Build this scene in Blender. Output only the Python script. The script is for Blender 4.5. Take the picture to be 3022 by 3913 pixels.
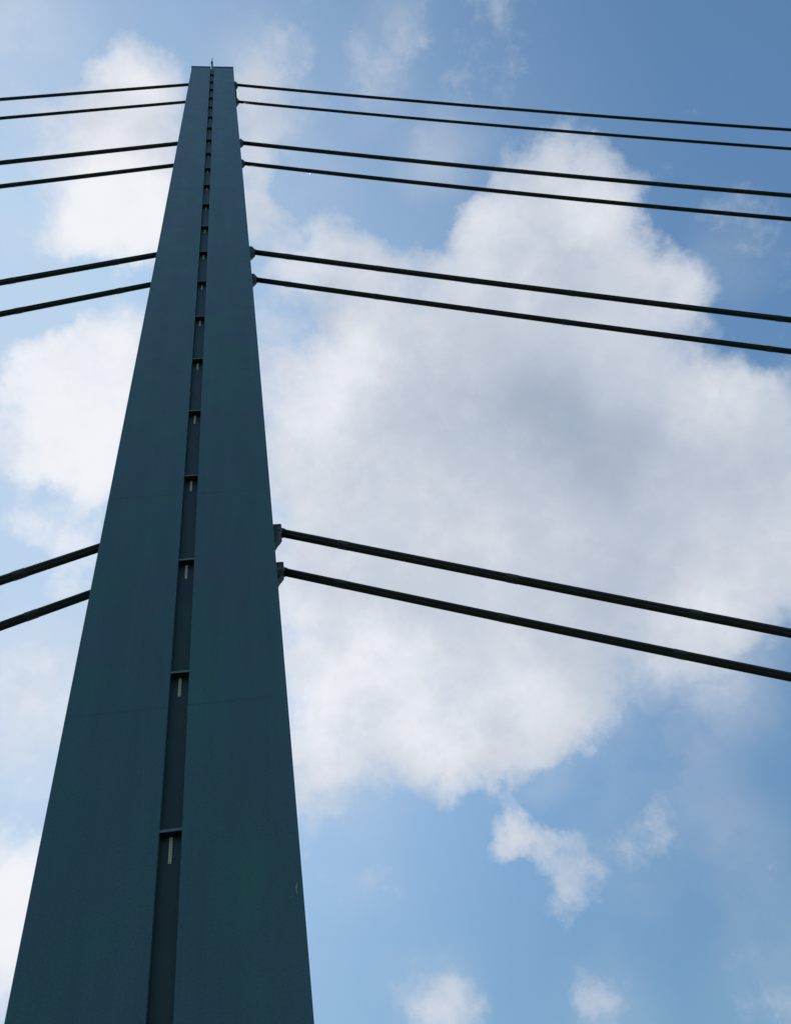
import bpy, bmesh, math, random
from mathutils import Vector, Matrix
R = math.radians
random.seed(7)
scene = bpy.context.scene
for o in list(bpy.data.objects):
    bpy.data.objects.remove(o)

# ------------------------------------------------------------------ camera
U = 3.4                       # metres between two slot diaphragms
EYE = 1.6                     # eye height over the footway
CAMX, CAMY = 0.61812 * U, -3.55001 * U
YAW, PITCH, ROLL = 0.25236, 0.89779, -0.26841
cam = bpy.data.cameras.new('camera')
camo = bpy.data.objects.new('camera', cam)
scene.collection.objects.link(camo)
fw = Vector((math.sin(YAW) * math.cos(PITCH), math.cos(YAW) * math.cos(PITCH), math.sin(PITCH)))
rt = Vector((math.cos(YAW), -math.sin(YAW), 0))
up = rt.cross(fw)
r2 = rt * math.cos(ROLL) + up * math.sin(ROLL)
u2 = -rt * math.sin(ROLL) + up * math.cos(ROLL)
m = Matrix((r2, u2, -fw)).transposed().to_4x4()
m.translation = Vector((CAMX, CAMY, EYE))
camo.matrix_world = m
cam.sensor_fit = 'VERTICAL'
cam.sensor_height = 36.0
cam.lens = 3050.08 / 3913.0 * 36.0
cam.clip_start = 0.1
cam.clip_end = 6000
scene.camera = camo
scene.render.resolution_x = 790
scene.render.resolution_y = 1024

# ------------------------------------------------------------------ light
SUN_ELEV = R(48)
SUN_AZ = R(-42)               # from +Y towards +X; negative is to the left, behind the pylon
sun_dir = Vector((math.sin(SUN_AZ) * math.cos(SUN_ELEV), math.cos(SUN_AZ) * math.cos(SUN_ELEV), math.sin(SUN_ELEV)))
sl = bpy.data.lights.new('sun', 'SUN')
sl.energy = 2.2
sl.angle = R(0.6)
sl.color = (1.0, 0.96, 0.9)
so = bpy.data.objects.new('sun', sl)
scene.collection.objects.link(so)
so.rotation_euler = sun_dir.to_track_quat('Z', 'Y').to_euler()

scene.view_settings.view_transform = 'Standard'
scene.view_settings.look = 'None'
scene.view_settings.exposure = 0.0
scene.view_settings.gamma = 1.0
scene.view_settings.use_curve_mapping = False

# ------------------------------------------------------------------ sky with clouds
# clouds are laid out by compass direction: (x, y, z unit direction, angular radius, weight)
WHITE = [
    (-0.0885, 0.1545, 0.984, 0.0513, 0.55), (-0.1135, 0.1806, 0.977, 0.0614, 0.5), (-0.1819, 0.2121, 0.9602, 0.0848, 0.3), (-0.1632, 0.2443, 0.9559, 0.0727, 0.35),
    (-0.205, 0.3016, 0.9311, 0.0588, 0.3), (-0.1074, 0.2279, 0.9677, 0.0836, 0.6), (-0.1342, 0.2826, 0.9498, 0.0856, 0.75), (-0.1656, 0.3138, 0.9349, 0.0604, 0.6),
    (-0.0956, 0.2986, 0.9496, 0.0565, 0.6), (-0.2074, 0.2556, 0.9443, 0.0911, 0.25), (-0.2463, 0.4279, 0.8696, 0.0557, 0.75), (-0.1604, 0.4149, 0.8956, 0.0634, 0.8),
    (-0.203, 0.4766, 0.8554, 0.0952, 0.9), (-0.2673, 0.4845, 0.833, 0.0661, 0.7), (-0.1796, 0.5222, 0.8337, 0.0809, 0.9), (-0.2292, 0.537, 0.8118, 0.0577, 0.6),
    (-0.2803, 0.518, 0.8082, 0.0455, 0.5), (-0.271, 0.5705, 0.7753, 0.0383, 0.6), (-0.2223, 0.6003, 0.7683, 0.0422, 0.6), (-0.2326, 0.6401, 0.7323, 0.0313, 0.3),
    (-0.2603, 0.7164, 0.6473, 0.0754, 0.25), (-0.2969, 0.827, 0.4774, 0.0623, 0.8), (-0.2805, 0.8628, 0.4207, 0.0815, 1.0), (-0.2765, 0.8223, 0.4973, 0.0366, 0.5),
    (0.0264, 0.1337, 0.9907, 0.0473, 0.45), (0.0097, 0.1582, 0.9874, 0.0384, 0.35), (0.0066, 0.2695, 0.963, 0.052, 0.65), (0.0122, 0.229, 0.9733, 0.0456, 0.3),
    (0.007, 0.3011, 0.9536, 0.037, 0.5), (0.0068, 0.1966, 0.9805, 0.0545, 0.3), (0.1765, 0.0924, 0.98, 0.0511, 0.3), (0.1473, 0.1479, 0.978, 0.0437, 0.22),
    (-0.0048, 0.0921, 0.9957, 0.018, 0.2), (0.1998, 0.2243, 0.9538, 0.0618, 0.45), (0.2313, 0.2274, 0.9459, 0.0463, 0.2), (0.3708, 0.2077, 0.9052, 0.0546, 0.6),
    (0.3442, 0.2407, 0.9075, 0.0613, 0.6), (0.285, 0.277, 0.9176, 0.0634, 0.7), (0.3276, 0.3077, 0.8933, 0.0853, 0.7), (0.3821, 0.2922, 0.8767, 0.0781, 0.7),
    (0.4131, 0.255, 0.8743, 0.0656, 0.55), (0.4094, 0.3471, 0.8437, 0.09, 0.8), (0.4606, 0.3295, 0.8242, 0.0566, 0.6), (0.4799, 0.3501, 0.8045, 0.0514, 0.6),
    (0.2545, 0.3338, 0.9077, 0.071, 0.6), (0.1729, 0.3233, 0.9304, 0.0601, 0.5), (0.1104, 0.3004, 0.9474, 0.0484, 0.55), (0.0736, 0.3258, 0.9426, 0.0597, 0.6),
    (0.0342, 0.3408, 0.9395, 0.0489, 0.45), (0.1338, 0.3398, 0.9309, 0.0605, 0.4), (0.1547, 0.3846, 0.91, 0.0843, 0.55), (0.06, 0.371, 0.9267, 0.0609, 0.35),
    (0.0812, 0.4871, 0.8696, 0.139, 0.9), (0.1971, 0.4587, 0.8665, 0.1498, 0.8), (0.3082, 0.4294, 0.8489, 0.1461, 0.8), (0.4112, 0.4444, 0.7958, 0.1471, 0.8),
    (0.5044, 0.4393, 0.7434, 0.0884, 0.7), (0.5462, 0.4643, 0.6972, 0.0862, 0.6), (0.5026, 0.5079, 0.6996, 0.1152, 0.7), (0.407, 0.5534, 0.7266, 0.1652, 0.7),
    (0.2913, 0.5726, 0.7663, 0.2006, 0.7), (0.161, 0.5835, 0.796, 0.2049, 0.7), (0.0584, 0.6312, 0.7734, 0.1457, 0.7), (0.2351, 0.6891, 0.6855, 0.1991, 0.7),
    (0.3725, 0.647, 0.6653, 0.1545, 0.7), (0.4953, 0.5906, 0.637, 0.1045, 0.6), (0.5481, 0.5569, 0.624, 0.0808, 0.5), (0.5098, 0.6319, 0.5838, 0.0615, 0.5),
    (0.4544, 0.6824, 0.5725, 0.0731, 0.25), (0.0819, 0.7367, 0.6713, 0.159, 0.8), (0.1963, 0.7615, 0.6177, 0.1338, 0.8), (0.2912, 0.7388, 0.6077, 0.0995, 0.7),
    (0.2828, 0.7773, 0.5621, 0.0705, 0.65), (0.1924, 0.808, 0.5569, 0.0652, 0.7), (0.073, 0.8005, 0.5948, 0.0988, 0.7), (0.0259, 0.8183, 0.5742, 0.0647, 0.5),
    (0.2693, 0.834, 0.4816, 0.0466, 0.42), (0.2452, 0.848, 0.4699, 0.0309, 0.3), (0.2888, 0.839, 0.4612, 0.0357, 0.3), (0.3027, 0.8553, 0.4205, 0.0492, 0.38),
    (0.2606, 0.8454, 0.4662, 0.041, 0.3), (0.4002, 0.7973, 0.4518, 0.0594, 0.45), (0.2905, 0.8682, 0.4023, 0.0437, 0.3), (0.287, 0.808, 0.5146, 0.0317, 0.15),
    (0.1384, 0.925, 0.3537, 0.0487, 0.5), (0.156, 0.9323, 0.3263, 0.0475, 0.48), (0.3016, 0.8973, 0.3224, 0.0317, 0.33), (0.3108, 0.9032, 0.2962, 0.0418, 0.36),
    (0.5026, 0.7806, 0.3714, 0.054, 0.25), (0.0791, 0.883, 0.4626, 0.0455, 0.15), (0.5675, 0.5133, 0.6438, 0.0946, 0.75), (0.5743, 0.5589, 0.5982, 0.0788, 0.5),
    (0.5704, 0.408, 0.7129, 0.0347, 0.3), (0.5569, 0.6032, 0.571, 0.0742, 0.45), (0.4785, 0.6461, 0.5946, 0.0782, 0.4), (0.3513, 0.7375, 0.5767, 0.0702, 0.3),
    (0.5195, 0.2539, 0.8159, 0.0528, 0.12), (0.5241, 0.2993, 0.7973, 0.054, 0.12), (0.4776, 0.1349, 0.8681, 0.0271, 0.1), (-0.2225, 0.099, 0.9699, 0.1102, 0.2),
    (0.0974, 0.106, 0.9896, 0.0751, 0.2), (0.2268, 0.118, 0.9668, 0.0953, 0.15), (0.1678, 0.1561, 0.9734, 0.0687, 0.18), (0.0629, 0.2144, 0.9747, 0.0814, 0.2),
    (0.2704, 0.1829, 0.9452, 0.0797, 0.2), (0.4746, 0.7023, 0.5306, 0.0811, 0.15), (0.4599, 0.8432, 0.2785, 0.075, 0.2), (0.2535, 0.8992, 0.3566, 0.0744, 0.1),
    (0.1048, 0.8635, 0.4934, 0.0828, 0.15), (0.0675, 0.8876, 0.4557, 0.08, 0.15), (-0.2753, 0.6298, 0.7263, 0.1021, 0.2), (-0.2791, 0.741, 0.6107, 0.1077, 0.35),
    (-0.2317, 0.3549, 0.9057, 0.0797, 0.1),
]
HOLES = [
    (0.1734, 0.2689, 0.9474, 0.0956, 0.6), (0.2528, 0.2477, 0.9353, 0.0521, 0.4), (0.2165, 0.2963, 0.9302, 0.043, 0.3), (-0.184, 0.3598, 0.9147, 0.0561, 0.4),
    (-0.2529, 0.5548, 0.7926, 0.0362, 0.3), (0.2942, 0.8163, 0.4972, 0.047, 0.6), (-0.1123, 0.3557, 0.9278, 0.0472, 0.3), (-0.2651, 0.5076, 0.8198, 0.0306, 0.3),
    (-0.2042, 0.2649, 0.9424, 0.0479, 0.25), (0.4761, 0.3651, 0.8, 0.0415, 0.25), (0.2618, 0.8614, 0.4353, 0.0301, 0.3), (0.0484, 0.2865, 0.9569, 0.0476, 0.2),
    (0.4182, 0.7572, 0.5018, 0.0863, 0.35), (0.3582, 0.7964, 0.4873, 0.0615, 0.25), (0.4798, 0.7667, 0.4267, 0.0756, 0.3), (0.4437, 0.8091, 0.3854, 0.065, 0.3),
    (0.1489, 0.8563, 0.4946, 0.078, 0.2), (0.3386, 0.8012, 0.4933, 0.0517, 0.25), (0.229, 0.1623, 0.9598, 0.0739, 0.1), (0.3346, 0.8634, 0.3777, 0.0567, 0.2),
    (0.5151, 0.6933, 0.504, 0.0736, 0.15), (-0.2476, 0.3671, 0.8966, 0.0593, 0.45), (0.2934, 0.811, 0.5062, 0.0472, 0.5), (0.2065, 0.8353, 0.5096, 0.0423, 0.3),
    (-0.0296, 0.1009, 0.9945, 0.0545, 0.2), (0.0632, 0.4114, 0.9093, 0.0422, 0.55), (0.1886, 0.3679, 0.9105, 0.0334, 0.4), (0.0834, 0.8054, 0.5868, 0.033, 0.35),
    (-0.2561, 0.3614, 0.8966, 0.0638, 0.5), (-0.1828, 0.3504, 0.9186, 0.0457, 0.3), (0.451, 0.2643, 0.8525, 0.055, 0.35), (0.0503, 0.2526, 0.9663, 0.0467, 0.3),
    (0.1037, 0.2565, 0.961, 0.0788, 0.3), (-0.2083, 0.3953, 0.8946, 0.0306, 0.2), (0.5623, 0.3967, 0.7255, 0.0298, 0.3), (0.5292, 0.3821, 0.7576, 0.0455, 0.2),
    (0.253, 0.2549, 0.9333, 0.0313, 0.3),
]
GREY = [
    (0.3359, 0.4608, 0.8215, 0.0844, 0.6), (0.3717, 0.5017, 0.7811, 0.0953, 0.7), (0.4412, 0.5073, 0.7403, 0.0925, 0.65), (0.2583, 0.4693, 0.8444, 0.0975, 0.5),
    (0.1833, 0.5095, 0.8407, 0.1048, 0.35), (0.5492, 0.501, 0.6689, 0.066, 0.6), (0.3039, 0.5475, 0.7797, 0.1262, 0.35), (0.443, 0.5804, 0.6832, 0.119, 0.35),
    (0.3703, 0.3623, 0.8554, 0.0378, 0.45), (0.3489, 0.3302, 0.8771, 0.0268, 0.3), (0.3726, 0.6786, 0.6329, 0.0988, 0.25), (0.0802, 0.4114, 0.9079, 0.0394, 0.3),
    (0.3995, 0.6287, 0.6671, 0.1099, 0.25), (-0.1491, 0.2132, 0.9656, 0.062, 0.3), (-0.1003, 0.2098, 0.9726, 0.0387, 0.3), (0.1821, 0.6642, 0.7251, 0.0873, 0.15),
]
BRIGHT = [
    (0.1011, 0.4538, 0.8854, 0.0746, 0.6), (0.068, 0.512, 0.8563, 0.0637, 0.35), (0.0673, 0.3409, 0.9377, 0.0492, 0.5), (0.1435, 0.3849, 0.9117, 0.0505, 0.3),
    (0.1345, 0.7546, 0.6423, 0.0961, 0.75), (0.2889, 0.7452, 0.601, 0.0609, 0.5), (0.1773, 0.8031, 0.5688, 0.0656, 0.6), (0.2518, 0.6049, 0.7554, 0.0756, 0.3),
    (0.5066, 0.4434, 0.7395, 0.0625, 0.45), (0.5077, 0.6204, 0.5978, 0.0619, 0.5), (0.3856, 0.2773, 0.88, 0.0568, 0.5), (0.2958, 0.286, 0.9114, 0.0424, 0.5),
    (0.4702, 0.3375, 0.8155, 0.0463, 0.25), (0.3291, 0.3571, 0.8742, 0.0436, 0.3), (0.0286, 0.7004, 0.7132, 0.0574, 0.55), (0.0319, 0.7724, 0.6343, 0.0669, 0.7),
    (0.0489, 0.8129, 0.5804, 0.0652, 0.6), (0.3664, 0.2128, 0.9058, 0.0299, 0.2), (0.2226, 0.7658, 0.6033, 0.0613, 0.3), (0.0957, 0.7171, 0.6904, 0.069, 0.35),
    (0.2547, 0.8415, 0.4764, 0.0567, 0.3), (0.2545, 0.3338, 0.9077, 0.0546, 0.3), (-0.1031, 0.1567, 0.9823, 0.0652, 0.6), (-0.1398, 0.2871, 0.9477, 0.101, 1.0),
    (-0.193, 0.478, 0.8569, 0.1388, 1.0), (-0.283, 0.8424, 0.4585, 0.1326, 1.0), (-0.2531, 0.5852, 0.7704, 0.0936, 0.8), (0.1398, 0.9272, 0.3474, 0.0553, 0.2),
]
SOFT = [
    (0.3877, 0.7011, 0.5985, 0.1024, 0.5), (0.4643, 0.6543, 0.5969, 0.0995, 0.5), (0.5456, 0.5775, 0.6072, 0.0955, 0.55), (0.3446, 0.7457, 0.5702, 0.0701, 0.4),
    (0.5005, 0.6768, 0.5398, 0.0756, 0.3), (0.5233, 0.2901, 0.8012, 0.0635, 0.16), (0.4132, 0.7727, 0.4819, 0.1099, 0.2), (0.4967, 0.7066, 0.5041, 0.0791, 0.14),
    (0.4827, 0.7833, 0.3918, 0.0735, 0.15), (0.3573, 0.8416, 0.4051, 0.0673, 0.15), (0.2969, 0.799, 0.5229, 0.0425, 0.25), (-0.2602, 0.7129, 0.6511, 0.0907, 0.35),
    (-0.2791, 0.7536, 0.5952, 0.0728, 0.3), (-0.2013, 0.2469, 0.9479, 0.086, 0.5), (0.0226, 0.1918, 0.9812, 0.0645, 0.35), (0.1473, 0.1524, 0.9773, 0.0586, 0.18),
    (0.2312, 0.2226, 0.9471, 0.0565, 0.3), (0.0608, 0.2573, 0.9644, 0.0784, 0.2), (0.0161, 0.1383, 0.9903, 0.0522, 0.35), (0.1765, 0.0945, 0.9797, 0.0372, 0.25),
    (-0.2176, 0.0951, 0.9714, 0.1101, 0.32), (0.0141, 0.8238, 0.5668, 0.0643, 0.4), (0.0894, 0.8342, 0.5442, 0.0642, 0.35), (0.0785, 0.8853, 0.4584, 0.0554, 0.12),
    (0.142, 0.9224, 0.3592, 0.0605, 0.2), (0.3136, 0.8991, 0.3054, 0.0662, 0.2), (0.57, 0.4657, 0.6769, 0.0846, 0.4), (0.4742, 0.8302, 0.2932, 0.084, 0.15),
]

world = bpy.data.worlds.new('World')
scene.world = world
world.use_nodes = True
world.cycles.sampling_method = 'MANUAL'
world.cycles.sample_map_resolution = 512
nt = world.node_tree
for n in list(nt.nodes):
    nt.nodes.remove(n)
NEW = nt.nodes.new
LK = nt.links.new

def sock(v, inp):
    if isinstance(v, bpy.types.NodeSocket):
        LK(v, inp)
    else:
        inp.default_value = v

def mt(op, a, b=0.0, c=0.0, clamp=False):
    n = NEW('ShaderNodeMath'); n.operation = op; n.use_clamp = clamp
    sock(a, n.inputs[0]); sock(b, n.inputs[1]); sock(c, n.inputs[2])
    return n.outputs[0]

def vm(op, a, b):
    n = NEW('ShaderNodeVectorMath'); n.operation = op
    sock(a, n.inputs[0]); sock(b, n.inputs[1])
    return n.outputs['Value'] if op in ('DISTANCE', 'DOT_PRODUCT') else n.outputs['Vector']

def vscale(a, s):
    n = NEW('ShaderNodeVectorMath'); n.operation = 'SCALE'
    sock(a, n.inputs[0]); sock(s, n.inputs['Scale'])
    return n.outputs['Vector']

def noise(vec, scale, detail, rough=0.55, color=False):
    n = NEW('ShaderNodeTexNoise'); n.noise_dimensions = '3D'
    LK(vec, n.inputs['Vector'])
    n.inputs['Scale'].default_value = scale
    n.inputs['Detail'].default_value = detail
    n.inputs['Roughness'].default_value = rough
    return n.outputs['Color' if color else 'Fac']

def rng(v, a, b, c, d, kind='SMOOTHSTEP'):
    n = NEW('ShaderNodeMapRange'); n.interpolation_type = kind
    sock(v, n.inputs['Value'])
    for k, x in zip((1, 2, 3, 4), (a, b, c, d)):
        n.inputs[k].default_value = x
    return n.outputs['Result']

def mix(f, a, b):
    n = NEW('ShaderNodeMix'); n.data_type = 'RGBA'
    sock(f, n.inputs['Factor'])
    for v, i in ((a, 6), (b, 7)):
        if isinstance(v, bpy.types.NodeSocket):
            LK(v, n.inputs[i])
        else:
            n.inputs[i].default_value = (*v, 1)
    return n.outputs[2]

def blobs(vec, table):
    tot = None
    for x, y, z, r, a in table:
        v = rng(vm('DISTANCE', vec, (x, y, z)), 0.0, r * 1.28, a * 0.92, 0.0)
        tot = v if tot is None else mt('ADD', tot, v)
    return tot

geo = NEW('ShaderNodeTexCoord').outputs['Generated']
dirn = vm('NORMALIZE', geo, (0, 0, 0))
# ragged edges: the direction is warped by turbulence before the layout is looked up
w1 = vm('SUBTRACT', noise(dirn, 7.0, 5, 0.6, True), (0.5, 0.5, 0.5))
w2 = vm('SUBTRACT', noise(dirn, 26.0, 5, 0.62, True), (0.5, 0.5, 0.5))
wd = vm('ADD', vm('ADD', dirn, vscale(w1, 0.055)), vscale(w2, 0.050))
white = blobs(wd, WHITE)
holes = blobs(wd, HOLES)
fb = noise(dirn, 9.0, 9, 0.62)
fine = noise(wd, 30.0, 7, 0.6)
# beyond the part of the sky laid out above, ordinary scattered cloud
dx = vm('DOT_PRODUCT', dirn, tuple(fw))
away = rng(dx, 0.62, 0.80, 1.0, 0.0)
scat = mt('MULTIPLY', rng(noise(wd, 2.6, 8, 0.55), 0.50, 0.68, 0.0, 0.8), away)
low = noise(wd, 4.0, 3, 0.5)
dens = mt('SUBTRACT', mt('MINIMUM', mt('ADD', white, scat), 1.15), holes)
dens = mt('ADD', dens, mt('MULTIPLY', mt('SUBTRACT', low, 0.5), 0.65))
dens = mt('ADD', dens, mt('MULTIPLY', mt('SUBTRACT', fb, 0.5), 1.15))
dens = mt('ADD', dens, mt('MULTIPLY', mt('SUBTRACT', fine, 0.5), 0.62))
# optical depth -> opacity: crisp onset, soft saturation
tau = mt('MULTIPLY', mt('POWER', mt('MAXIMUM', mt('SUBTRACT', dens, 0.16), 0.0), 1.45), -3.3)
mask = mt('SUBTRACT', 1.0, mt('POWER', 2.71828, tau))
# thin translucent sheets between and around the heaps
soft = mt('MULTIPLY', blobs(vm('ADD', dirn, vscale(w1, 0.09)), SOFT), mt('ADD', 0.35, mt('MULTIPLY', rng(noise(wd, 7.0, 7, 0.62), 0.3, 0.7, 0.0, 1.0), 1.2)))
mask = mt('SUBTRACT', 1.0, mt('MULTIPLY', mt('SUBTRACT', 1.0, mask), mt('SUBTRACT', 1.0, mt('MINIMUM', soft, 0.92))))

sky = NEW('ShaderNodeTexSky')
sky.sky_type = 'NISHITA'
sky.sun_disc = False
sky.sun_elevation = SUN_ELEV
sky.sun_rotation = SUN_AZ
sky.altitude = 50
sky.air_density = 1.0
sky.dust_density = 0.9
sky.ozone_density = 1.5
SKYK = 0.15
# haze: thin veil that brightens towards the sun
sd = vm('DOT_PRODUCT', dirn, tuple(sun_dir))
veil = rng(sd, 0.50, 1.0, 0.0, 0.48, 'SMOOTHSTEP')
veil = mt('MULTIPLY', veil, mt('ADD', 0.75, mt('MULTIPLY', noise(dirn, 3.0, 4, 0.5), 0.5)))
VEILC = tuple(v / SKYK for v in (0.54, 0.69, 0.87))
zc = NEW('ShaderNodeSeparateXYZ'); LK(dirn, zc.inputs[0])
tint = vscale(vm('MULTIPLY', sky.outputs['Color'], (0.87, 1.14, 1.17)), rng(zc.outputs['Z'], 0.18, 0.85, 0.57, 1.0))
skyc = vm('MINIMUM', mix(veil, tint, VEILC), tuple(v / SKYK for v in (0.50, 0.65, 0.84)))
# cloud colour: lit edges, grey thick middles, brighter towards the sun
lit = tuple(v / SKYK for v in (0.605, 0.655, 0.735))
shade = tuple(v / SKYK for v in (0.35, 0.42, 0.535))
glow = tuple(v / SKYK for v in (0.90, 0.905, 0.945))
fb2 = noise(vm('ADD', dirn, tuple(v * 0.035 for v in sun_dir)), 9.0, 9, 0.62)
relief = mt('SUBTRACT', fb2, fb)
warm = vm('ADD', dirn, vscale(w1, 0.08))
gf = mt('ADD', mt('MULTIPLY', blobs(warm, GREY), 0.78), mt('MULTIPLY', mt('SUBTRACT', fb, 0.5), 0.35))
gf = mt('ADD', gf, mt('MULTIPLY', relief, 0.6), clamp=True)
glowf = mt('ADD', blobs(warm, BRIGHT), rng(sd, 0.80, 0.99, 0.0, 0.6))
glowf = mt('ADD', glowf, mt('MULTIPLY', relief, -1.0), clamp=True)
litc = mix(glowf, lit, glow)
cc = mix(gf, litc, shade)
final = mix(mask, skyc, cc)
bg = NEW('ShaderNodeBackground')
LK(final, bg.inputs['Color'])
bg.inputs['Strength'].default_value = SKYK
wo = NEW('ShaderNodeOutputWorld')
LK(bg.outputs[0], wo.inputs[0])

# ------------------------------------------------------------------ helpers
C = scene.collection

def link(name, bm, mat, parent=None, loc=(0, 0, 0), smooth=False):
    me = bpy.data.meshes.new(name)
    bmesh.ops.recalc_face_normals(bm, faces=bm.faces[:])
    bm.to_mesh(me); bm.free()
    if smooth:
        for p in me.polygons:
            p.use_smooth = True
    o = bpy.data.objects.new(name, me)
    C.objects.link(o)
    o.location = loc
    if mat:
        me.materials.append(mat)
    if parent:
        o.parent = parent
    return o

def empty(name, loc=(0, 0, 0)):
    o = bpy.data.objects.new(name, None)
    C.objects.link(o)
    o.location = loc
    o.empty_display_size = 0.3
    return o

def tag(o, label=None, cat=None, group=None, kind=None):
    if label: o['label'] = label
    if cat: o['category'] = cat
    if group: o['group'] = group
    if kind: o['kind'] = kind
    return o

def add_box(bm, x0, x1, y0, y1, z0, z1):
    v = [bm.verts.new(p) for p in ((x0, y0, z0), (x1, y0, z0), (x1, y1, z0), (x0, y1, z0),
                                   (x0, y0, z1), (x1, y0, z1), (x1, y1, z1), (x0, y1, z1))]
    for f in ((0, 3, 2, 1), (4, 5, 6, 7), (0, 1, 5, 4), (1, 2, 6, 5), (2, 3, 7, 6), (3, 0, 4, 7)):
        bm.faces.new([v[i] for i in f])

def add_tube(bm, pts, rad, n=10, cap=True):
    rings = []
    for i, p in enumerate(pts):
        p = Vector(p)
        a = Vector(pts[max(i - 1, 0)]); b = Vector(pts[min(i + 1, len(pts) - 1)])
        t = (b - a).normalized()
        s = t.cross(Vector((0, 1, 0)))
        if s.length < 1e-3:
            s = t.cross(Vector((1, 0, 0)))
        s.normalize(); w = t.cross(s)
        r = rad[i] if isinstance(rad, (list, tuple)) else rad
        rings.append([bm.verts.new(p + s * (r * math.cos(2 * math.pi * k / n)) + w * (r * math.sin(2 * math.pi * k / n))) for k in range(n)])
    for a, b in zip(rings, rings[1:]):
        for k in range(n):
            bm.faces.new((a[k], a[(k + 1) % n], b[(k + 1) % n], b[k]))
    if cap:
        bm.faces.new(rings[0][::-1]); bm.faces.new(rings[-1])

def add_loft(bm, rings):
    """closed quads between successive rings (same vertex count), capped"""
    vs = [[bm.verts.new(p) for p in r] for r in rings]
    n = len(vs[0])
    for a, b in zip(vs, vs[1:]):
        for k in range(n):
            bm.faces.new((a[k], a[(k + 1) % n], b[(k + 1) % n], b[k]))
    bm.faces.new(vs[0][::-1]); bm.faces.new(vs[-1])

# ------------------------------------------------------------------ materials
def material(name, base, rough, metal=0.0, spec=0.5):
    mm = bpy.data.materials.new(name); mm.use_nodes = True
    t = mm.node_tree
    b = t.nodes['Principled BSDF']
    b.inputs['Base Color'].default_value = (*base, 1)
    b.inputs['Roughness'].default_value = rough
    b.inputs['Metallic'].default_value = metal
    b.inputs['Specular IOR Level'].default_value = spec
    return mm, t, b

def tex_noise(t, scale, detail=4, rough=0.55, stretch=None):
    tc = t.nodes.new('ShaderNodeTexCoord')
    mp = t.nodes.new('ShaderNodeMapping')
    if stretch: mp.inputs['Scale'].default_value = stretch
    t.links.new(tc.outputs['Object'], mp.inputs['Vector'])
    n = t.nodes.new('ShaderNodeTexNoise')
    n.inputs['Scale'].default_value = scale
    n.inputs['Detail'].default_value = detail
    n.inputs['Roughness'].default_value = rough
    t.links.new(mp.outputs[0], n.inputs['Vector'])
    return n.outputs['Fac'], mp.outputs[0]

def ramp(t, fac, stops):
    r = t.nodes.new('ShaderNodeValToRGB')
    t.links.new(fac, r.inputs[0])
    while len(r.color_ramp.elements) < len(stops):
        r.color_ramp.elements.new(0.5)
    for e, (p, c) in zip(r.color_ramp.elements, stops):
        e.position = p
        e.color = (*c, 1) if len(c) == 3 else c
    return r.outputs[0]

def mixc(t, fac, a, b, mode='MIX'):
    n = t.nodes.new('ShaderNodeMix'); n.data_type = 'RGBA'; n.blend_type = mode
    for v, i in ((fac, 0), (a, 6), (b, 7)):
        if isinstance(v, bpy.types.NodeSocket):
            t.links.new(v, n.inputs[i])
        elif i == 0:
            n.inputs[0].default_value = v
        else:
            n.inputs[i].default_value = (*v, 1)
    return n.outputs[2]

def bump(t, b, h, strength, dist):
    n = t.nodes.new('ShaderNodeBump')
    n.inputs['Strength'].default_value = strength
    n.inputs['Distance'].default_value = dist
    t.links.new(h, n.inputs['Height'])
    t.links.new(n.outputs[0], b.inputs['Normal'])

def paint(name, base, rough=0.42, speck=True):
    """weathered blue-green steel paint: soft hue drift, faint vertical wash marks, fine speckle"""
    mm, t, b = material(name, base, rough)
    r0, g0, b0 = base
    f1, _ = tex_noise(t, 0.55, 5, 0.55)
    c = ramp(t, f1, [(0.30, (r0 * 0.80, g0 * 1.16, b0 * 0.86)), (0.5, base), (0.70, (r0 * 1.45, g0 * 0.86, b0 * 1.12))])
    f2, _ = tex_noise(t, 2.2, 6, 0.6, (1, 1, 0.10))
    c = mixc(t, 0.38, c, ramp(t, f2, [(0.3, (0.66, 0.68, 0.66)), (0.7, (1.35, 1.32, 1.30))]), 'MULTIPLY')
    f3, _ = tex_noise(t, 28.0, 3, 0.7)
    c = mixc(t, 0.55, c, ramp(t, f3, [(0.25, (0.6, 0.6, 0.6)), (0.75, (1.45, 1.45, 1.45))]), 'MULTIPLY')
    if speck:
        f4, _ = tex_noise(t, 7.0, 2, 0.5)
        s = ramp(t, f4, [(0.0, (0.25, 0.25, 0.25)), (0.20, (0.25, 0.25, 0.25)), (0.24, (1, 1, 1))])
        c = mixc(t, 0.8, c, s, 'MULTIPLY')
    t.links.new(c, b.inputs['Base Color'])
    f5, _ = tex_noise(t, 1.1, 4, 0.6)
    rr = t.nodes.new('ShaderNodeMapRange')
    t.links.new(f5, rr.inputs[0])
    rr.inputs[3].default_value = rough - 0.07; rr.inputs[4].default_value = rough + 0.09
    t.links.new(rr.outputs[0], b.inputs['Roughness'])
    bump(t, b, f2, 0.08, 0.02)
    return mm, t, b

PAINT, pt, pb = paint('pylon_paint', (0.040, 0.122, 0.138))
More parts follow.
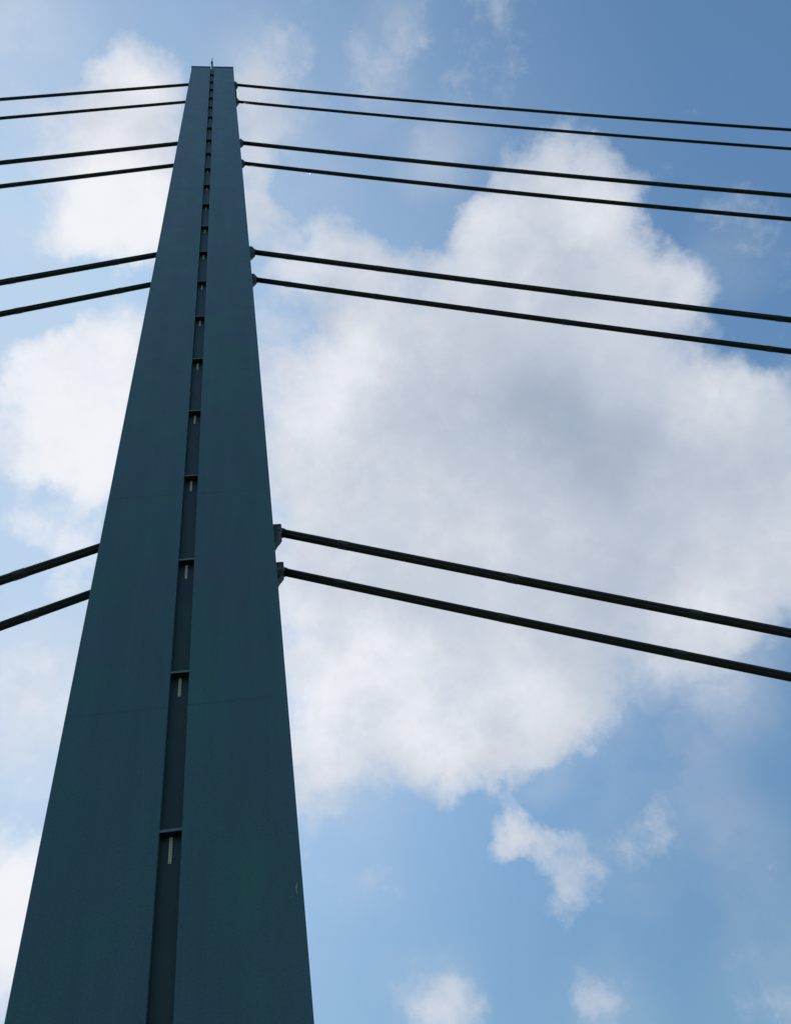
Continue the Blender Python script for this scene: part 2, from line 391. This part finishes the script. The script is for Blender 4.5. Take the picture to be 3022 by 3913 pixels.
# welded joints of the shaft sections: thin slightly darker lines at fixed heights
tc = pt.nodes.new('ShaderNodeTexCoord')
sx = pt.nodes.new('ShaderNodeSeparateXYZ')
pt.links.new(tc.outputs['Object'], sx.inputs[0])
wob = pt.nodes.new('ShaderNodeTexNoise'); wob.inputs['Scale'].default_value = 3.0
pt.links.new(tc.outputs['Object'], wob.inputs['Vector'])
acc = None
for zz in SEAMS if 'SEAMS' in globals() else [2.991, 4.993, 6.976, 9.85, 13.0, 16.1, 19.5, 22.99]:
    d = pt.nodes.new('ShaderNodeMath'); d.operation = 'SUBTRACT'
    pt.links.new(sx.outputs['Z'], d.inputs[0]); d.inputs[1].default_value = EYE + zz * U
    a = pt.nodes.new('ShaderNodeMath'); a.operation = 'ABSOLUTE'; pt.links.new(d.outputs[0], a.inputs[0])
    l = pt.nodes.new('ShaderNodeMapRange'); pt.links.new(a.outputs[0], l.inputs[0])
    l.inputs[1].default_value = 0.012 + 0.0012 * zz; l.inputs[2].default_value = 0.028 + 0.003 * zz
    l.inputs[3].default_value = 1.0; l.inputs[4].default_value = 0.0
    if acc is None: acc = l.outputs[0]
    else:
        mx = pt.nodes.new('ShaderNodeMath'); mx.operation = 'MAXIMUM'
        pt.links.new(acc, mx.inputs[0]); pt.links.new(l.outputs[0], mx.inputs[1]); acc = mx.outputs[0]
wr = pt.nodes.new('ShaderNodeMapRange'); pt.links.new(wob.outputs['Fac'], wr.inputs[0])
wr.inputs[1].default_value = 0.3; wr.inputs[2].default_value = 0.6; wr.inputs[3].default_value = 0.0; wr.inputs[4].default_value = 0.26
am = pt.nodes.new('ShaderNodeMath'); am.operation = 'MULTIPLY'
pt.links.new(acc, am.inputs[0]); pt.links.new(wr.outputs[0], am.inputs[1])
src = pb.inputs['Base Color'].links[0].from_socket
pt.links.new(mixc(pt, am.outputs[0], src, (0.008, 0.018, 0.022)), pb.inputs['Base Color'])

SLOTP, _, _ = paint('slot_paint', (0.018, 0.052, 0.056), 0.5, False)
RIBSHADE, _, _ = paint('diaphragm_shade', (0.006, 0.022, 0.028), 0.6, False)  # near black: the shadow of the narrow recess is put into the plate colour
EDGETONE, _, _ = paint('plate_edge_tone', (0.100, 0.180, 0.190), 0.5, False)  # lighter tone for the front edges of the diaphragm plates
SADDLED, _, _ = paint('saddle_paint_sound', (0.016, 0.045, 0.055), 0.5)
SADDLE, st, sb = paint('saddle_paint', (0.018, 0.044, 0.056), 0.5)
wf, _ = tex_noise(st, 2.4, 6, 0.7)
wm_ = ramp(st, wf, [(0.50, (0, 0, 0)), (0.60, (1, 1, 1))])
st.links.new(mixc(st, wm_, sb.inputs['Base Color'].links[0].from_socket, (0.13, 0.15, 0.17)), sb.inputs['Base Color'])

CABLE, ct, cb = material('cable_paint', (0.012, 0.014, 0.014), 0.55)
cf, _ = tex_noise(ct, 3.0, 6, 0.65, (0.6, 4, 4))
ct.links.new(ramp(ct, cf, [(0.3, (0.007, 0.010, 0.011)), (0.55, (0.016, 0.019, 0.017)), (0.75, (0.030, 0.027, 0.020))]), cb.inputs['Base Color'])
BAND, bt, bb = material('band_steel', (0.022, 0.030, 0.028), 0.5)
bf, _ = tex_noise(bt, 9.0, 5, 0.6)
bt.links.new(ramp(bt, bf, [(0.3, (0.012, 0.017, 0.016)), (0.7, (0.034, 0.042, 0.038))]), bb.inputs['Base Color'])
STRIP, tt, tb = material('galvanised_strip', (0.62, 0.62, 0.52), 0.45, 0.0)
tf, _ = tex_noise(tt, 14.0, 5, 0.6)
tt.links.new(ramp(tt, tf, [(0.3, (0.56, 0.50, 0.28)), (0.6, (0.80, 0.77, 0.58))]), tb.inputs['Base Color'])
ROD, dt, db = material('rod_steel', (0.02, 0.022, 0.025), 0.6, 0.0)
df, _ = tex_noise(dt, 6.0, 4)
dt.links.new(ramp(dt, df, [(0.3, (0.014, 0.017, 0.020)), (0.7, (0.03, 0.033, 0.036))]), db.inputs['Base Color'])
DROP, ot, ob_ = material('dried_streak', (0.55, 0.56, 0.54), 0.8)
of, _ = tex_noise(ot, 40.0, 4)
ot.links.new(ramp(ot, of, [(0.35, (0.30, 0.31, 0.30)), (0.6, (0.80, 0.80, 0.76))]), ob_.inputs['Base Color'])

def ground_mat(name, c0, c1, scale, rough=0.9):
    mm, t, b = material(name, c0, rough)
    f, _ = tex_noise(t, scale, 8, 0.65)
    t.links.new(ramp(t, f, [(0.35, c0), (0.65, c1)]), b.inputs['Base Color'])
    bump(t, b, f, 0.3, 0.02)
    return mm

GRASS = ground_mat('grass', (0.035, 0.060, 0.018), (0.085, 0.115, 0.040), 0.6)
ASPH = ground_mat('asphalt', (0.040, 0.040, 0.042), (0.065, 0.064, 0.062), 3.0)
PAVE = ground_mat('paving', (0.13, 0.13, 0.12), (0.21, 0.20, 0.19), 2.0)
LINE = ground_mat('road_paint', (0.60, 0.60, 0.58), (0.75, 0.75, 0.73), 5.0, 0.7)

# ------------------------------------------------------------------ ground, road, footway (under and behind the viewer)
bm = bmesh.new()
g = 2500
for p in [((-g, -g), (g, -g), (g, g), (-g, g))]:
    bm.faces.new([bm.verts.new((x, y, -0.15)) for x, y in p])
tag(link('ground', bm, GRASS), kind='structure')
bm = bmesh.new()
bm.faces.new([bm.verts.new(p) for p in ((-400, -9.0, -0.146), (400, -9.0, -0.146), (400, -2.2, -0.146), (-400, -2.2, -0.146))])
tag(link('road', bm, ASPH), kind='structure')
bm = bmesh.new(); add_box(bm, -400, 400, -16.0, -9.0, -0.30, 0.0)
tag(link('pavement', bm, PAVE), kind='structure')
bm = bmesh.new()
for k in range(-60, 60):
    x = k * 6.0
    bm.faces.new([bm.verts.new(p) for p in ((x, -5.67, -0.142), (x + 3, -5.67, -0.142), (x + 3, -5.53, -0.142), (x, -5.53, -0.142))])
tag(link('road_marking', bm, LINE), kind='structure')

# ------------------------------------------------------------------ pylon
TOPZ = 24.24638
XL, XA, XB, XR = -0.54754, 0.0, 0.10635, 0.65998
BEND = (-0.00096, -0.02493, 0.0032)
TAPER = -0.05237

def px(x, z):
    """x of a vertical line of the slightly tapering, slightly leaning shaft at height z (both in units of U)"""
    u = z / 10.0
    return (x * (1 + TAPER * u) + BEND[0] * u + BEND[1] * u * u + BEND[2] * u ** 3) * U

def zz(z):
    return EYE + z * U

ZB = -1.75 / U
DEPTH = 0.80
SLOTD = 0.055
LEV = [ZB + (TOPZ - ZB) * i / 40 for i in range(41)]

pylon = empty('pylon', (0, 0, 0))
tag(pylon, 'tall dark blue-green steel bridge pylon with a recessed slot up its middle', 'pylon')

def shaft(xa, xb, name, label):
    bm = bmesh.new()
    bv = 0.006
    rings = []
    for z in LEV:
        a, b = px(xa, z), px(xb, z)
        y0, y1 = 0.0, DEPTH * U
        rings.append([(a + bv, y0, zz(z)), (b - bv, y0, zz(z)), (b, y0 + bv, zz(z)), (b, y1 - bv, zz(z)),
                      (b - bv, y1, zz(z)), (a + bv, y1, zz(z)), (a, y1 - bv, zz(z)), (a, y0 + bv, zz(z))])
    add_loft(bm, rings)
    o = link(name, bm, PAINT, pylon)
    o['label'] = label
    return o

shaft(XL, XA, 'box_shaft', 'wide flat steel box left of the recessed slot')
shaft(XB, XR, 'box_shaft', 'wide flat steel box right of the recessed slot')
# rim plates that close the two boxes, a little proud of the walls
for xa, xb in ((XL, XA), (XB, XR)):
    bm = bmesh.new()
    a, b = px(xa, TOPZ), px(xb, TOPZ)
    add_box(bm, a - 0.05, b + (0.05 if xa > 0 else 0.02), -0.05, DEPTH * U + 0.05, zz(TOPZ) + 0.002, zz(TOPZ) + 0.16)
    link('top_plate', bm, PAINT, pylon)
# web behind the slot
PT = 24.30
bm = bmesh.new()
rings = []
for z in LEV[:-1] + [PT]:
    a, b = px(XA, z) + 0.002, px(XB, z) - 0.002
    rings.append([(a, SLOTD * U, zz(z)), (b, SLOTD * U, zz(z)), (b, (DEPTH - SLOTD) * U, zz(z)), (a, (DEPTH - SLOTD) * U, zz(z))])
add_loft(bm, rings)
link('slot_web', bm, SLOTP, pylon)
# horizontal diaphragm plates every U, each with a perforated strip below it
H0 = 2.23924
rib0 = strip0 = None
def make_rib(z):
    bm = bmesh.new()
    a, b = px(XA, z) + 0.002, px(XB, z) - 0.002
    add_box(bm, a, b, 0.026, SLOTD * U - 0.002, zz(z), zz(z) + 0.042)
    o = link('diaphragm_plate', bm, RIBSHADE, pylon)
    bm = bmesh.new()
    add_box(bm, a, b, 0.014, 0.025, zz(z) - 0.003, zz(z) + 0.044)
    link('plate_front_edge', bm, EDGETONE, o)  # front edge of the plate as its own piece, toned lighter
    return o

def make_strip_mesh():
    """strip standing 6 mm off the web, ten round holes, local origin at its top centre"""
    bm = bmesh.new()
    w, n, pitch, hr, th = 0.024, 10, 0.046, 0.0095, 0.004
    def ring(cx, cz, y):
        return [bm.verts.new((cx + hr * math.cos(2 * math.pi * k / 8 + math.pi / 8), y, cz + hr * math.sin(2 * math.pi * k / 8 + math.pi / 8))) for k in range(8)]
    H = n * pitch
    for y, flip in ((0.0, False), (th, True)):
        for i in range(n):
            z1 = -i * pitch; z0 = z1 - pitch; cz = (z0 + z1) / 2
            # 8 outer points matched to the octagon corners
            out = [(w, z0 + pitch * 0.72), (w * 0.45, z1), (-w * 0.45, z1), (-w, z0 + pitch * 0.72),
                   (-w, z0 + pitch * 0.28), (-w * 0.45, z0), (w * 0.45, z0), (w, z0 + pitch * 0.28)]
            ov = [bm.verts.new((x, y, z)) for x, z in out]
            rv = ring(0, cz, y)
            for k in range(8):
                f = (ov[k], ov[(k + 1) % 8], rv[(k + 1) % 8], rv[k])
                bm.faces.new(f if not flip else f[::-1])
            # corner triangles
            for s, zc in ((1, z1), (-1, z1), (-1, z0), (1, z0)):
                c0 = bm.verts.new((s * w, y, zc))
                zi = z0 + pitch * (0.72 if zc == z1 else 0.28)
                c1 = bm.verts.new((s * w, y, zi)); c2 = bm.verts.new((s * w * 0.45, y, zc))
                bm.faces.new((c0, c1, c2))
    add_box(bm, -w - 0.0015, -w, -0.001, th, -H, 0); add_box(bm, w, w + 0.0015, -0.001, th, -H, 0)
    me = bpy.data.meshes.new('perforated_strip'); bm.to_mesh(me); bm.free()
    me.materials.append(STRIP)
    return me

strip_me = make_strip_mesh()
for k in range(-1, 22):
    z = H0 + k
    rib = make_rib(z)
    s = bpy.data.objects.new('perforated_strip', strip_me)
    C.objects.link(s)
    s.parent = rib
    cx = px((XA + XB) / 2 - 0.004, z - 0.07)
    s.location = (cx, SLOTD * U - 0.010, zz(z) - 0.004)

# saddles: housings on the right and left faces from which the stays leave
YS = (0.2, 0.572)
LEVELS = {1: 22.90, 2: 16.82, 3: 10.73, 4: 4.69}

def saddle(side, z, y, low, top=False):
    """faceted housing: octagonal in plan, its foot cut back to the shaft"""
    x0 = px(XR if side > 0 else XL, z) - side * 0.02
    wy = (0.060 if low else 0.085 if top else 0.066) * U
    out = (0.045 if side < 0 else 0.061 if low else 0.088 if top else 0.072) * U
    zc = zz(z) - 0.45 * out
    yc = y * U
    mat = SADDLE if low else SADDLED
    c, e = (0.90, 0.88) if low else (0.5, 0.45)
    def plan(o, w, zq):
        pts = [(0, yc - w), (o * c, yc - w), (o, yc - w * e), (o, yc + w * 0.45), (o * 0.5, yc + w), (0, yc + w)]
        return [(x0 + side * (px_ + 0.02), yy, zq) for px_, yy in pts]
    hh = (0.066 if low else 0.075) * U
    rings = [plan(0.012, wy * 0.7, zc - hh * 1.9), plan(out * 0.72, wy * 0.9, zc - hh * 0.95), plan(out * 0.96, wy, zc - hh * 0.45),
             plan(out, wy, zc + hh * 0.95), plan(out * 0.97, wy * 0.97, zc + hh * 1.02)]
    bm = bmesh.new(); add_loft(bm, rings)
    o = link('cable_saddle', bm, mat, pylon)
    # flange lip round the top of the housing
    bm = bmesh.new()
    add_loft(bm, [plan(out * 1.02, wy * 1.03, zc + hh * 0.90), plan(out * 1.02, wy * 1.03, zc + hh * 1.06)])
    link('flange', bm, mat, o)
    return x0 + side * (0.02 + out * 0.8)

for lv, z in LEVELS.items():
    for y in YS:
        for side in (1, -1):
            saddle(side, z, y, lv == 4, lv == 1)
# plate tying the two topmost saddles together on each side
for side in (1, -1):
    bm = bmesh.new()
    a = px(XR if side > 0 else XL, 22.9)
    x0, x1 = sorted((a - side * 0.004, a + side * 0.15))
    add_box(bm, x0, x1, YS[0] * U + 0.05, YS[1] * U + 0.32, zz(22.9) - 0.35, zz(22.9) - 0.05)
    link('tie_plate', bm, SADDLED, pylon)

# dried streak near the right edge, low on the pylon
bm = bmesh.new()
def streak(pts, w):
    for (xa, za), (xb, zb), wa, wb in zip(pts, pts[1:], w, w[1:]):
        add_loft(bm, [[(xa - wa, -0.003, za), (xa + wa, -0.003, za), (xa + wa * .6, 0.001, za), (xa - wa * .6, 0.001, za)],
                      [(xb - wb, -0.003, zb), (xb + wb, -0.003, zb), (xb + wb * .6, 0.001, zb), (xb - wb * .6, 0.001, zb)]])
mx_, mz_ = 2.123, EYE + 6.406
sc = 0.0034
def P(a, b): return (mx_ + (a - 84) * sc, mz_ + (85 - b) * sc * 1.35)
streak([P(88, 76), P(87, 79)], [0.002, 0.003])
streak([P(84, 78.5), P(83, 85), P(82, 92), P(81.5, 100), P(82, 107), P(84, 110.5)], [0.004, 0.0055, 0.004, 0.0035, 0.0035, 0.003])
streak([P(81, 87), P(79, 89.5), P(76, 88)], [0.002, 0.0015, 0.001])
link('dried_streak', bm, DROP, pylon)['label'] = 'white dried hook-shaped streak near the right edge'
bm = bmesh.new()
streak([P(57, 117), P(57.5, 121)], [0.002, 0.0015])
link('dried_streak', bm, DROP, pylon)['label'] = 'tiny pale speck below the hook-shaped streak'

# ------------------------------------------------------------------ lightning rod on the web between the two box tops
rod = empty('lightning_rod', (px(-0.0, 24.3), 0.10 * U, zz(PT)))
tag(rod, 'thin lightning rod standing in the notch on top of the pylon', 'lightning rod')
def rel(x, z): return (x * U - rod.location.x, 0.0, zz(z) - rod.location.z)
bm = bmesh.new()
add_tube(bm, [rel(-0.0586, PT), rel(-0.0936, 25.7215)], [0.10, 0.08], 12)
link('mast', bm, ROD, rod)
bm = bmesh.new()
add_tube(bm, [rel(-0.0936, 25.7215), rel(-0.0929, 26.5132)], [0.045, 0.03], 8)
link('spike', bm, ROD, rod)
bm = bmesh.new()
add_tube(bm, [rel(-0.0936, 25.6015), rel(-0.0936, 25.7415)], [0.11, 0.11], 10)
link('bracket', bm, ROD, rod)

# ------------------------------------------------------------------ stay cables
STAYS = {
    1: [([(0.5933, 22.9559), (8.855, 19.6515), (13.1396, 18.279)], [(-0.6456, 22.9208), (-4.6405, 20.786)]), ([(0.5475, 22.9041), (8.8885, 19.5428), (13.1756, 18.1101)], [(-0.7602, 22.7892), (-4.7201, 20.7327)])],
    2: [([(0.5943, 16.8406), (6.8016, 14.2583), (9.9991, 13.1177)], [(-0.615, 16.7693), (-3.5057, 15.3563)]), ([(0.6023, 16.8337), (6.8495, 14.1874), (10.0679, 13.0027)], [(-0.7343, 16.6837), (-3.5854, 15.3036)])],
    3: [([(0.6481, 10.7459), (4.7829, 8.9561), (6.9298, 8.0733)], [(-0.6129, 10.7013), (-2.3541, 9.8461)]), ([(0.6514, 10.7255), (4.8344, 8.8948), (7.0129, 7.9817)], [(-0.7395, 10.6272), (-2.434, 9.7943)])],
    4: [([(0.6992, 4.6995), (1.922, 4.157), (2.8043, 3.7595), (3.9875, 3.2377)], [(-0.6106, 4.6757), (-1.2156, 4.3988)]), ([(0.7003, 4.6818), (1.9485, 4.1274), (2.8603, 3.71), (4.0847, 3.1692)], [(-0.7341, 4.6016), (-1.2949, 4.3444)])],
}

NAMES = {1: 'topmost', 2: 'second highest', 3: 'third highest', 4: 'lowest'}
RADS = {1: 0.117, 2: 0.129, 3: 0.124, 4: 0.113}

def stay(lv, j, side, pts, clamps):
    """bundle of locked coil ropes from saddle to deck; pts in units of U in the plane of the stay"""
    y = YS[j] * U
    x0 = px(XR if side > 0 else XL, LEVELS[lv]) / U + side * 0.004
    xs = [p[0] for p in pts]; zs = [p[1] for p in pts]
    # quadratic through first, middle, last measured point, straight beyond
    if len(pts) >= 3:
        (xa, za), (xm, zm), (xb, zb) = pts[0], pts[len(pts) // 2], pts[-1]
        c = ((zb - za) / (xb - xa) - (zm - za) / (xm - xa)) / (xb - xm)
        s = (zm - za) / (xm - xa) - c * (xm - xa)
    else:
        (xa, za), (xb, zb) = pts[0], pts[-1]
        s = (zb - za) / (xb - xa); c = 0.0
    def zat(x):
        if side * (x - xb) > 0:
            return za + s * (xb - xa) + c * (xb - xa) ** 2 + (s + 2 * c * (xb - xa)) * (x - xb)
        return za + s * (x - xa) + c * (x - xa) ** 2
    send = s + 2 * c * (xb - xa)
    xend = xb + (-(EYE / U) - zat(xb)) / send
    n = 24
    line = []
    for i in range(n + 1):
        x = x0 + (xb - x0) * i / n
        line.append((x * U, y, zz(zat(x))))
    for i in range(1, 4):
        x = xb + (xend - xb) * i / 3
        line.append((x * U, y, zz(zat(x))))
    root = empty('stay_cable', line[0])
    sd = 'right' if side > 0 else 'left'
    fb_ = 'upper' if j == 0 else 'lower'
    tag(root, '%s cable of the %s pair running off to the %s of the pylon' % (fb_, NAMES[lv], sd), 'stay cable', 'stay cables of the bridge')
    o0 = Vector(line[0])
    loc = [tuple(Vector(p) - o0) for p in line]
    rad = RADS[lv]
    rr = rad / 3.0
    bm = bmesh.new()
    t = (Vector(loc[8]) - Vector(loc[0])).normalized()
    sdir = Vector((0, 1, 0)); w = t.cross(sdir)
    ro = rad - rr * 1.22
    offs = [(0, 0)] + [(ro * math.cos(math.pi * k / 3), ro * math.sin(math.pi * k / 3)) for k in range(6)]
    for a, b in offs:
        add_tube(bm, [tuple(Vector(p) + sdir * a + w * b) for p in loc], rr * 1.22, 12)
    link('rope_bundle', bm, CABLE, root, smooth=True)
    # collar where the bundle leaves the saddle
    def at(d):
        x = x0 + side * d
        return Vector((x * U, y, zz(zat(x)))) - o0
    if side > 0:
        bm = bmesh.new()
        a, b = at(0.030), at(0.074)
        add_tube(bm, [tuple(a), tuple(a + (b - a) * 0.15), tuple(a + (b - a) * 0.85), tuple(b)], [rad * 1.08, rad * 1.16, rad * 1.14, rad * 1.04], 20)
        link('collar', bm, BAND, root, smooth=False)
    for x in clamps:
        bm = bmesh.new()
        t1 = Vector((1, 0, s)).normalized()
        p = Vector((x * U, y, zz(zat(x)))) - o0
        add_tube(bm, [tuple(p - t1 * 0.15), tuple(p - t1 * 0.13), tuple(p + t1 * 0.13), tuple(p + t1 * 0.15)], [rad * 0.98, rad * 1.035, rad * 1.035, rad * 0.98], 12)
        link('cable_band', bm, BAND, root)

for lv in STAYS:
    for j in (0, 1):
        rgt, lft = STAYS[lv][j]
        x0 = px(XR, LEVELS[lv]) / U
        step = 1.14
        cr = [x0 + 0.50 + step * k + (-0.02 if j else 0) for k in range(12) if x0 + 0.5 + step * k < rgt[-1][0] + 1.5]
        cl = [-(0.60 + 0.50 + step * k) for k in range(5) if 1.1 + step * k < -lft[-1][0] + 1.2]
        stay(lv, j, 1, rgt, cr)
        stay(lv, j, -1, lft, cl)
